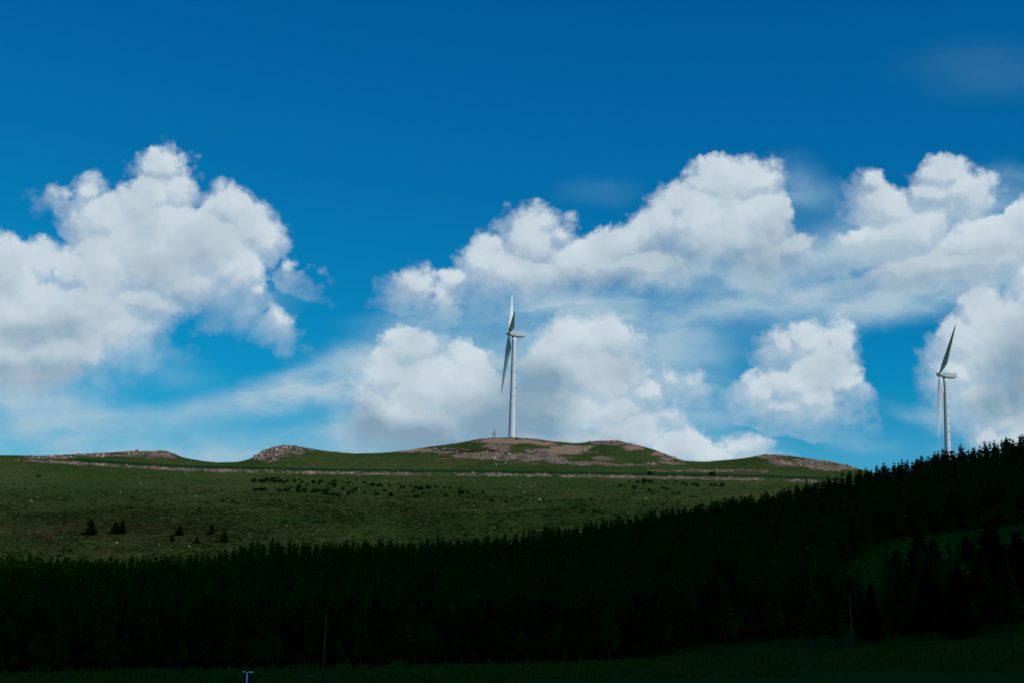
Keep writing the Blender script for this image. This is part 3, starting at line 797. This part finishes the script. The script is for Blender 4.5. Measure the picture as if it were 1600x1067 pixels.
for px, py, hp, sx, lab, wd in CLEAR:
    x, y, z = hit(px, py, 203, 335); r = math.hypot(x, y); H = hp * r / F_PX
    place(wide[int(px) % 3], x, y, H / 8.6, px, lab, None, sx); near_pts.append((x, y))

for pr_ in wide:
    if id(pr_) not in used:
        for c_ in list(pr_.children): bpy.data.objects.remove(c_)
        bpy.data.objects.remove(pr_)

# forest
def forest_points():
    out = []
    sp = 2.7; xs_ = np.arange(-200, 235, sp)
    for x0 in xs_:
        for y0 in np.arange(190, 470, sp):
            x, y = x0 + random.uniform(-1.2, 1.2), y0 + random.uniform(-1.2, 1.2); r = math.hypot(x, y); az = math.atan2(x, y)
            if az < -.42 or az > .46 or r > 455 or r < 209: continue
            out.append((x, y))
    a = np.array(out); z = ground(a[:, 0], a[:, 1]); px, py = project(np.c_[a, z]); r = np.hypot(a[:, 0], a[:, 1])
    keep = np.ones(len(a), bool)
    # left part of the far edge is nearer
    edge = np.interp(px, [-200, 330, 372, 2000], [440, 440, 455, 455]) + fbm(a[:, 0] / 14, a[:, 1] / 14, 2, 5) * 22
    keep &= r < edge
    # the clearing
    ce = np.interp(px, [1300, 1385, 1800], [300, 328, 334])
    lx = 1318 + fbm(r / 20, r * 0, 2, 77) * 90 + (330 - r) * .1
    thin = np.random.default_rng(3).uniform(0, 1, len(r)) < .80
    keep &= ~((px > lx) & (r < ce) & ((r > 264) | (thin & (r > 200))))
    # ragged gaps at the lower edge near the clearing
    gap = (px > 900) & (r < 300) & (fbm(a[:, 0] / 9, a[:, 1] / 9, 2, 31) > .17)
    keep &= ~gap
    front = 209 + 6 * (fbm(a[:, 0] / 20, a[:, 1] / 20, 2, 9) + .5) + np.interp(px, [0, 900, 1060, 1320], [2, 6, 4, 4])
    keep &= r > front
    keep &= ~((px > 1060) & (px < 1300) & (r > 219) & (r < 231))      # an open strip behind the front row
    keep &= ~((np.abs(px - 1137) < 15) & (r > 250) & (r < 296))
    return a[keep], px[keep], r[keep]
fa, fpx, fr_ = forest_points()
order = np.argsort(fr_)
lab_f = lambda p_: 'tall dark conifer in the front ranks of the forest, ' + ('left of the upright grey pole' if p_ < 505 else 'between the two thin poles' if p_ < 1333 else 'right of the leaning pole')
infr = [i for i in order if -20 < fpx[i] < 1620]
ind = infr[:286]; ind_set = set(ind)
for i in ind:
    x, y = fa[i]; s_ = random.uniform(.82, 1.15)
    place(random.choice(protos), x, y, s_, random.uniform(0, 6.28), lab_f(fpx[i]), 'conifers in the front ranks of the forest')
rest = [i for i in order if i not in ind_set]
FV = []; FFc = []; MI = []
for s_ in range(8):
    v, f = conifer(8.4, 1.4 + .1 * (s_ % 3), .9, 19, 7, 3, 300 + s_, 1.2)
    tv, tf = trunk_arrays(8.4, .17, 4)
    tri = []
    for q_ in tf: tri += [(q_[0], q_[1], q_[2]), (q_[0], q_[2], q_[3])]
    FV.append(np.concatenate([v, np.array(tv)])); FFc.append(np.concatenate([f, np.array(tri) + len(v)])); MI.append(np.r_[np.zeros(len(f), int), np.ones(len(tri), int)])
VV, FF, MM, o_ = [], [], [], 0
for n_, i in enumerate(rest):
    x, y = fa[i]; k_ = random.randrange(8); s_ = random.uniform(.80, 1.10)
    v = rotz(FV[k_], random.uniform(0, 6.28)) * np.array([s_, s_, s_ * random.uniform(.92, 1.1)]) + np.array([x, y, ground1(x, y) - .2])
    VV.append(v); FF.append(FFc[k_] + o_); MM.append(MI[k_]); o_ += len(v)
o = mesh_obj('forest', np.concatenate(VV), np.concatenate(FF), [M_NEEDLE, M_BARK], mat_idx=np.concatenate(MM))
tag(o, 'dense dark conifer forest climbing the ridge behind its front ranks', 'forest', kind='stuff')
print('forest trees', len(rest), 'faces', sum(len(f) for f in FF))

# lone conifers on the lower left slope
hp_ = [conifer(5.0, 1.9, .05, 18, 12, 5, 400 + s_, 1.15) for s_ in range(3)]
def lone(px, py, hpx, lab, k_=0, wide_=1.0):
    x, y, z = hit(px, py, 470, 860); r = math.hypot(x, y); H = hpx * r / F_PX
    root = empty('conifer_tree', (x, y, z - .1), px)
    v, f = hp_[k_]; s_ = H / 5.0
    cr = mesh_obj('crown', v * np.array([s_ * wide_, s_ * wide_, s_]), f, M_HILLBUSH, root)
    tv, tf = trunk_arrays(5.0, .12, 6); mesh_obj('trunk', np.array(tv) * s_, tf, M_BARK, root)
    tag(root, lab, 'conifer', 'lone conifers on the dim lower slope')
for k_, a in enumerate([
 (141,836,26,'largest lone conifer on the brown lower slope, leftmost of its row',1.15),(180,834,19,'lone conifer forming the left half of the close pair',1.2),(190,834,22,'lone conifer forming the right half of the close pair',1.0),
 (280,837,17,'small lone conifer right of the close pair on the lower slope',1.25),(330,835,15,'rounded lone conifer midway along the right of the row',1.3),(350,847,21,'pointed lone conifer nearest the forest edge at the right end of the row',1.0),
 (269,846,10,'tiny conifer below the small one in the row',1.3),(307,849,11,'tiny conifer low on the slope just above the forest',1.3)]):
    lone(a[0], a[1], a[2], a[3], k_ % 3, a[4])

# bushes half way up the slope
def bush_mesh(seed, n=170):
    g = random.Random(seed); V, Fc = [], []
    lobes = [(g.uniform(-.6, .6), g.uniform(-.5, .5), g.uniform(.35, .75), g.uniform(.45, .7)) for _ in range(5)]
    for _ in range(n):
        lx, ly, lz, lr = g.choice(lobes); d = Vector((g.gauss(0, 1), g.gauss(0, 1), g.gauss(0, 1))).normalized() * lr * g.uniform(.5, 1)
        c = Vector((lx + d.x, ly + d.y, max(.02, lz * .8 + d.z * .8))); s_ = g.uniform(.14, .26)
        a = Vector((g.uniform(-1, 1), g.uniform(-1, 1), g.uniform(-1, 1))).normalized(); e = a.orthogonal().normalized(); o_ = len(V)
        V.extend([c - e * s_, c + e * s_, c + a * s_ * 1.5, c - a * s_ * .6]); Fc.append((o_, o_ + 2, o_ + 1, o_ + 3))
    return np.array([tuple(p) for p in V]), np.array(Fc)
bm_ = [bush_mesh(s_) for s_ in range(5)]
bo_ = [None] * 5
def bush(px, py, w, lab, group, hh=1.0, r0=480, r1=870, name='bush'):
    x, y, z = hit(px, py + w * .25, r0, r1); r = math.hypot(x, y); s_ = w * r / F_PX / 1.8; hh *= 1.3
    k_ = random.randrange(5)
    if bo_[k_] is None: o = mesh_obj('bush', bm_[k_][0], bm_[k_][1], M_HILLBUSH); bo_[k_] = o
    else: o = bo_[k_].copy(); COL.objects.link(o)
    o.location = (x, y, z - .15 * s_); o.scale = (s_, s_, s_ * hh); o.rotation_euler = (0, 0, random.uniform(0, 6))
    tag(o, lab, 'bush', group)
Z5 = [(298,562,8),(370,572,6),(410,570,8),(465,550,8),(495,560,9),(530,550,8),(590,530,5),(560,575,7),(625,570,8),(665,580,6),(720,565,6),(800,568,6),(858,552,4),(905,578,6),(1035,580,8),(1120,570,8),(1110,598,6),(1290,565,5),(1322,562,5),
 (1260,608,6),(1305,605,6),(1300,635,5),(1480,592,6),(310,672,8),(370,668,8),(415,665,9),(560,657,4),(600,685,8),(710,680,10),(760,640,5),(850,650,9),(850,695,7),(920,685,7),(945,670,6),(1030,690,9),(1070,680,13),(1110,685,9),(1180,680,10),
 (1190,715,10),(1240,660,6),(1285,728,8),(1350,738,7),(1405,662,7),(1475,722,7),(1530,690,8),(1550,715,6),(1580,670,7),(960,620,5),(1210,625,5)]
BUSH = [(360 + x / 8, 680 + y / 8, w) for x, y, w in Z5]
Z2 = [(35,342,4),(8,368,5),(40,390,6),(70,372,5),(110,340,6),(145,350,8),(180,352,9),(225,353,5),(270,345,4),(290,360,9),(165,395,7),(200,375,8),(235,395,9),(110,390,5)]
BUSH += [(533 + x / 3, 640 + y / 3, w) for x, y, w in Z2 if 533 + x / 3 > 561]
Z6 = [(10,612,4),(60,620,9),(30,658,6),(105,632,8),(120,595,4),(170,618,10),(245,615,6),(340,625,4),(390,627,5),(452,632,4),(495,630,5),(490,670,9),(540,655,5),(570,672,6),(620,650,5),(705,672,5),(348,700,8),(682,742,5),(795,750,7),(130,680,6),(60,708,9)]
BUSH += [(640 + x / 6.154, 660 + y / 6.154, w) for x, y, w in Z6]
random.seed(11)
for px, py, w in BUSH:
    row_ = 'upper' if py < (758 if px < 560 else 762) else 'lower'
    size_ = 'broad' if w >= 8 else 'small' if w <= 5 else 'mid-sized'
    if px < 560:
        part_ = 'left end' if px < 430 else 'middle' if px < 495 else 'right end'
        lab = size_ + ' dark bush in the ' + row_ + ' row, ' + part_ + ' of the patch below the left knoll'
    else:
        part_ = 'left end' if px < 610 else 'middle' if px < 690 else 'thin right end'
        lab = size_ + ' dark bush, ' + row_ + ' row, ' + part_ + ' of the patch below the central scree'
    bush(px, py, w, lab, 'bushes scattered over the ' + ('left' if px < 560 else 'middle') + ' of the slope', random.uniform(.75, 1.25))
Z7 = [(355,545,4),(430,545,6),(515,502,4),(590,505,7),(650,500,8),(645,515,5),(690,495,6),(720,500,7),(545,548,5),(562,565,7),(555,602,4),(710,585,7),(745,610,6),(830,562,5),(850,565,7),(880,572,8),(860,505,4),(945,498,3),(975,498,3),(1025,518,6),(1065,535,6),(1130,525,6),
 (1165,540,7),(1300,540,5),(1340,535,6),(1405,540,9),(1000,615,6),(872,648,4)]
for x, y, w in Z7:
    bush(900 + x / 6.154, 670 + y / 6.154, w, ('broad' if w >= 7 else 'small') + ' dark bush in the ' + ('left' if x < 760 else 'middle' if x < 1010 else 'right') + ' of the sparse patch above the forest edge' + (', lower down' if y > 560 else ''), 'bushes scattered over the right of the slope', random.uniform(.75, 1.2))
bush(1016.5, 739.5, 8, 'round dark bush on the stone bank, left one of two', None, 1.1, 870, 900)
bush(1113.5, 739.5, 10, 'wide dark bush on the stone bank, right one of two', None, .9, 870, 905)

# tussocks and low scrub on the lower slope: nobody could count it
def tuft_mesh(seed, n, w, h):
    g = random.Random(seed); V, Fc = [], []
    for _ in range(n):
        a = g.uniform(0, 6.28); q_ = g.uniform(0, w); c = Vector((q_ * math.cos(a), q_ * math.sin(a), 0)); l = h * g.uniform(.5, 1.1)
        lean_ = Vector((math.cos(a), math.sin(a), 0)) * l * g.uniform(.1, .7); s_ = Vector((-math.sin(a), math.cos(a), 0)).lerp(Vector((g.uniform(-1, 1), g.uniform(-1, 1), 0)), .5) * w * .16
        o_ = len(V); V.extend([c - s_, c + s_, c + lean_ + Vector((0, 0, l))]); Fc.append((o_, o_ + 1, o_ + 2))
    return np.array([tuple(p) for p in V]), np.array(Fc)
N = 150000
a = rng.uniform(-.345, .31, N); r = np.sqrt(rng.uniform(455 ** 2, 868 ** 2, N)); x, y = np.sin(a) * r, np.cos(a) * r; z = ground(x, y)
px, py = project(np.c_[x, y, z])
dens = np.interp(py, [745, 765, 785, 812, 850], [.03, .14, .6, .95, .8]) * np.clip(.62 + fbm(x / 16, y / 22, 3, 61) * 3.2, .04, 1) * np.interp(px, [0, 350, 900, 1100], [.75, 1, .9, .4])
ok = (rng.uniform(0, 1, N) < dens * .55)
tv = [tuft_mesh(s_, 16, .5, .62) for s_ in range(5)]
v, f = scatter([t[0] for t in tv], [t[1] for t in tv], np.c_[x, y, z][ok], np.exp(rng.normal(-.22, .4, ok.sum())))
o = mesh_obj('scrub', v, f, M_TUSSOCK); tag(o, 'dark low scrub and tussocks speckling the lower green slope', 'scrub', kind='stuff')

# foreground grass
N = 15000
a = rng.uniform(-.345, .345, N); r = np.sqrt(rng.uniform(118 ** 2, 330 ** 2, N)); x, y = np.sin(a) * r, np.cos(a) * r; z = ground(x, y)
px, py = project(np.c_[x, y, z])
ok = ((r < 212) | ((px > 1000) & (r < 332))) & (rng.uniform(0, 1, N) < np.clip(.6 + fbm(x / 9, y / 9, 3, 91) * 2.5, .05, 1))
tv = [tuft_mesh(s_ + 20, 22, .42, .5) for s_ in range(6)]
v, f = scatter([t[0] for t in tv], [t[1] for t in tv], np.c_[x, y, z][ok], np.exp(rng.normal(-.1, .35, ok.sum())))
o = mesh_obj('grass', v, f, M_BLADE); tag(o, 'rough dark green grass along the bottom and in the clearing', 'grass', kind='stuff')

# ------------------------------------------------------------------ poles at the foot of the forest
def pole(px, ytop, ybot, r, lab, tilt=0.0, ins=True):
    d = pix_dir(px, ybot); h = math.hypot(d[0], d[1]); x, y = d[0] / h * r, d[1] / h * r; z = ground1(x, y)
    d2 = pix_dir(px, ytop); ztop = CAM_Z + d2[2] / math.hypot(d2[0], d2[1]) * r; H = ztop - z
    root = empty('utility_pole', (x, y, z)); root.rotation_euler = (0, tilt, 0); tag(root, lab, 'pole', 'thin poles before the forest')
    p = MB(); p.tube((0, 0, -.5), (0, 0, H), .017 * H, .011 * H, 12); p.build('shaft', M_POLE, root, True)
    c = MB(); c.tube((0, 0, H), (0, 0, H + .25), .05, .05, 8); c.tube((0, 0, H + .1), (0, 0, H + .34), .11, .07, 10); c.build('insulator', M_POLE, root)
    s_ = MB(); s_.tube((0, 0, H - .6), (0, 0, H - .52), .12, .12, 10); s_.build('metal_band', M_DARK, root)
pole(504, 966, 1066, 122, 'thin grey pole standing before the black forest left of the middle', R(.3))
pole(1333, 931, 1040, 190, 'thin dark pole leaning slightly before the forest below the clearing', R(-2.0))

# marker post at the bottom edge
def marker():
    r = 120; d = pix_dir(385.5, 1063); h = math.hypot(d[0], d[1]); x, y = d[0] / h * r, d[1] / h * r; z = ground1(x, y)
    zt = CAM_Z + pix_dir(385.5, 1048.5)[2] / math.hypot(*pix_dir(385.5, 1048.5)[:2]) * r; H = zt - z
    root = empty('marker_post', (x, y, z)); tag(root, 'pale post with two short white caps and a dark box behind, at the bottom edge', 'post')
    p = MB(); p.tube((0, 0, -.4), (0, 0, H - .04), .055, .045, 12); p.build('post', M_WHITE, root, True)
    u = .048
    c1 = MB(); c1.box((-4.3 * u, 0, H - .02), (1.9 * u, .09, .035)); c1.build('cap', M_WHITE, root)
    c2 = MB(); c2.box((4.4 * u, 0, H - .02), (3.1 * u, .09, .045), Matrix.Rotation(R(3), 4, 'Y')); c2.build('cap', M_WHITE, root)
    bx = MB(); bx.box((.5 * u, .30, H * .5 - .1), (6.8 * u, .16, H * .5 - .02)); bx.build('box', M_DARK, root)
marker()

# ------------------------------------------------------------------ unseen cloud behind and above the viewer, added and shaped to shade forest and foreground
def shade_cloud():
    ALT = 900.0; offx, offy = SUN.x / SUN.z * ALT, SUN.y / SUN.z * ALT
    n, m_ = 72, 14; V = []; Fc = []
    # outline on the ground of the shade, as radius by bearing from (60, 170)
    C = (160, 130)
    def out(a):
        dx, dy = math.sin(a), math.cos(a)
        base = 1 / max(abs(dy) / 640 if dy > 0 else abs(dy) / 700, abs(dx) / 900, 1e-6)
        el = 1 / math.sqrt((dx / (860 if dx > 0 else 430)) ** 2 + (dy / (500 if dy > 0 else 760)) ** 2)
        return el * (1 + .05 * math.sin(3 * a + 1) + .03 * math.sin(7 * a))
    for s_ in (1, -1):
        for j in range(m_ + 1):
            t = j / m_
            for i in range(n):
                a = 2 * math.pi * i / n; ro = out(a) * t
                th = min(1.0, (1 - t) * 1.7) ** 1.25
                bil = 1 + (.35 if s_ > 0 else .06) * math.sin(ro * .021 + 3 * a) * math.cos(a * 5 + ro * .013)
                z = ALT + (s_ * (150 if s_ > 0 else 40) * th * bil if j < m_ else 0)
                V.append((C[0] + offx + math.sin(a) * ro, C[1] + offy + math.cos(a) * ro, z))
    k_ = (m_ + 1) * n
    for sidx in range(2):
        for j in range(m_):
            for i in range(n):
                q_ = [sidx * k_ + j * n + i, sidx * k_ + j * n + (i + 1) % n, sidx * k_ + (j + 1) * n + (i + 1) % n, sidx * k_ + (j + 1) * n + i]
                Fc.append(q_ if sidx else q_[::-1])
    import bmesh
    me = bpy.data.meshes.new('cloud'); me.from_pydata(V, [], Fc)
    bm = bmesh.new(); bm.from_mesh(me); bmesh.ops.remove_doubles(bm, verts=bm.verts, dist=.5); bmesh.ops.recalc_face_normals(bm, faces=bm.faces); bm.to_mesh(me); bm.free()
    mt = bpy.data.materials.new('cloud_vapour'); mt.use_nodes = True; t = mt.node_tree; t.nodes.clear(); q = NB(t)
    pv = q.n('ShaderNodeVolumePrincipled'); pv.inputs['Density'].default_value = .028; pv.inputs['Color'].default_value = (.95, .95, .95, 1); pv.inputs['Anisotropy'].default_value = .6
    oo = q.n('ShaderNodeOutputMaterial'); t.links.new(pv.outputs[0], oo.inputs['Volume'])
    me.materials.append(mt)
    o = bpy.data.objects.new('cloud', me); COL.objects.link(o)  # added unseen cloud, shaped to shade forest and foreground
    tag(o, 'broad unseen cloud shaped to shade the forest and valley', 'cloud', kind='stuff')
shade_cloud()
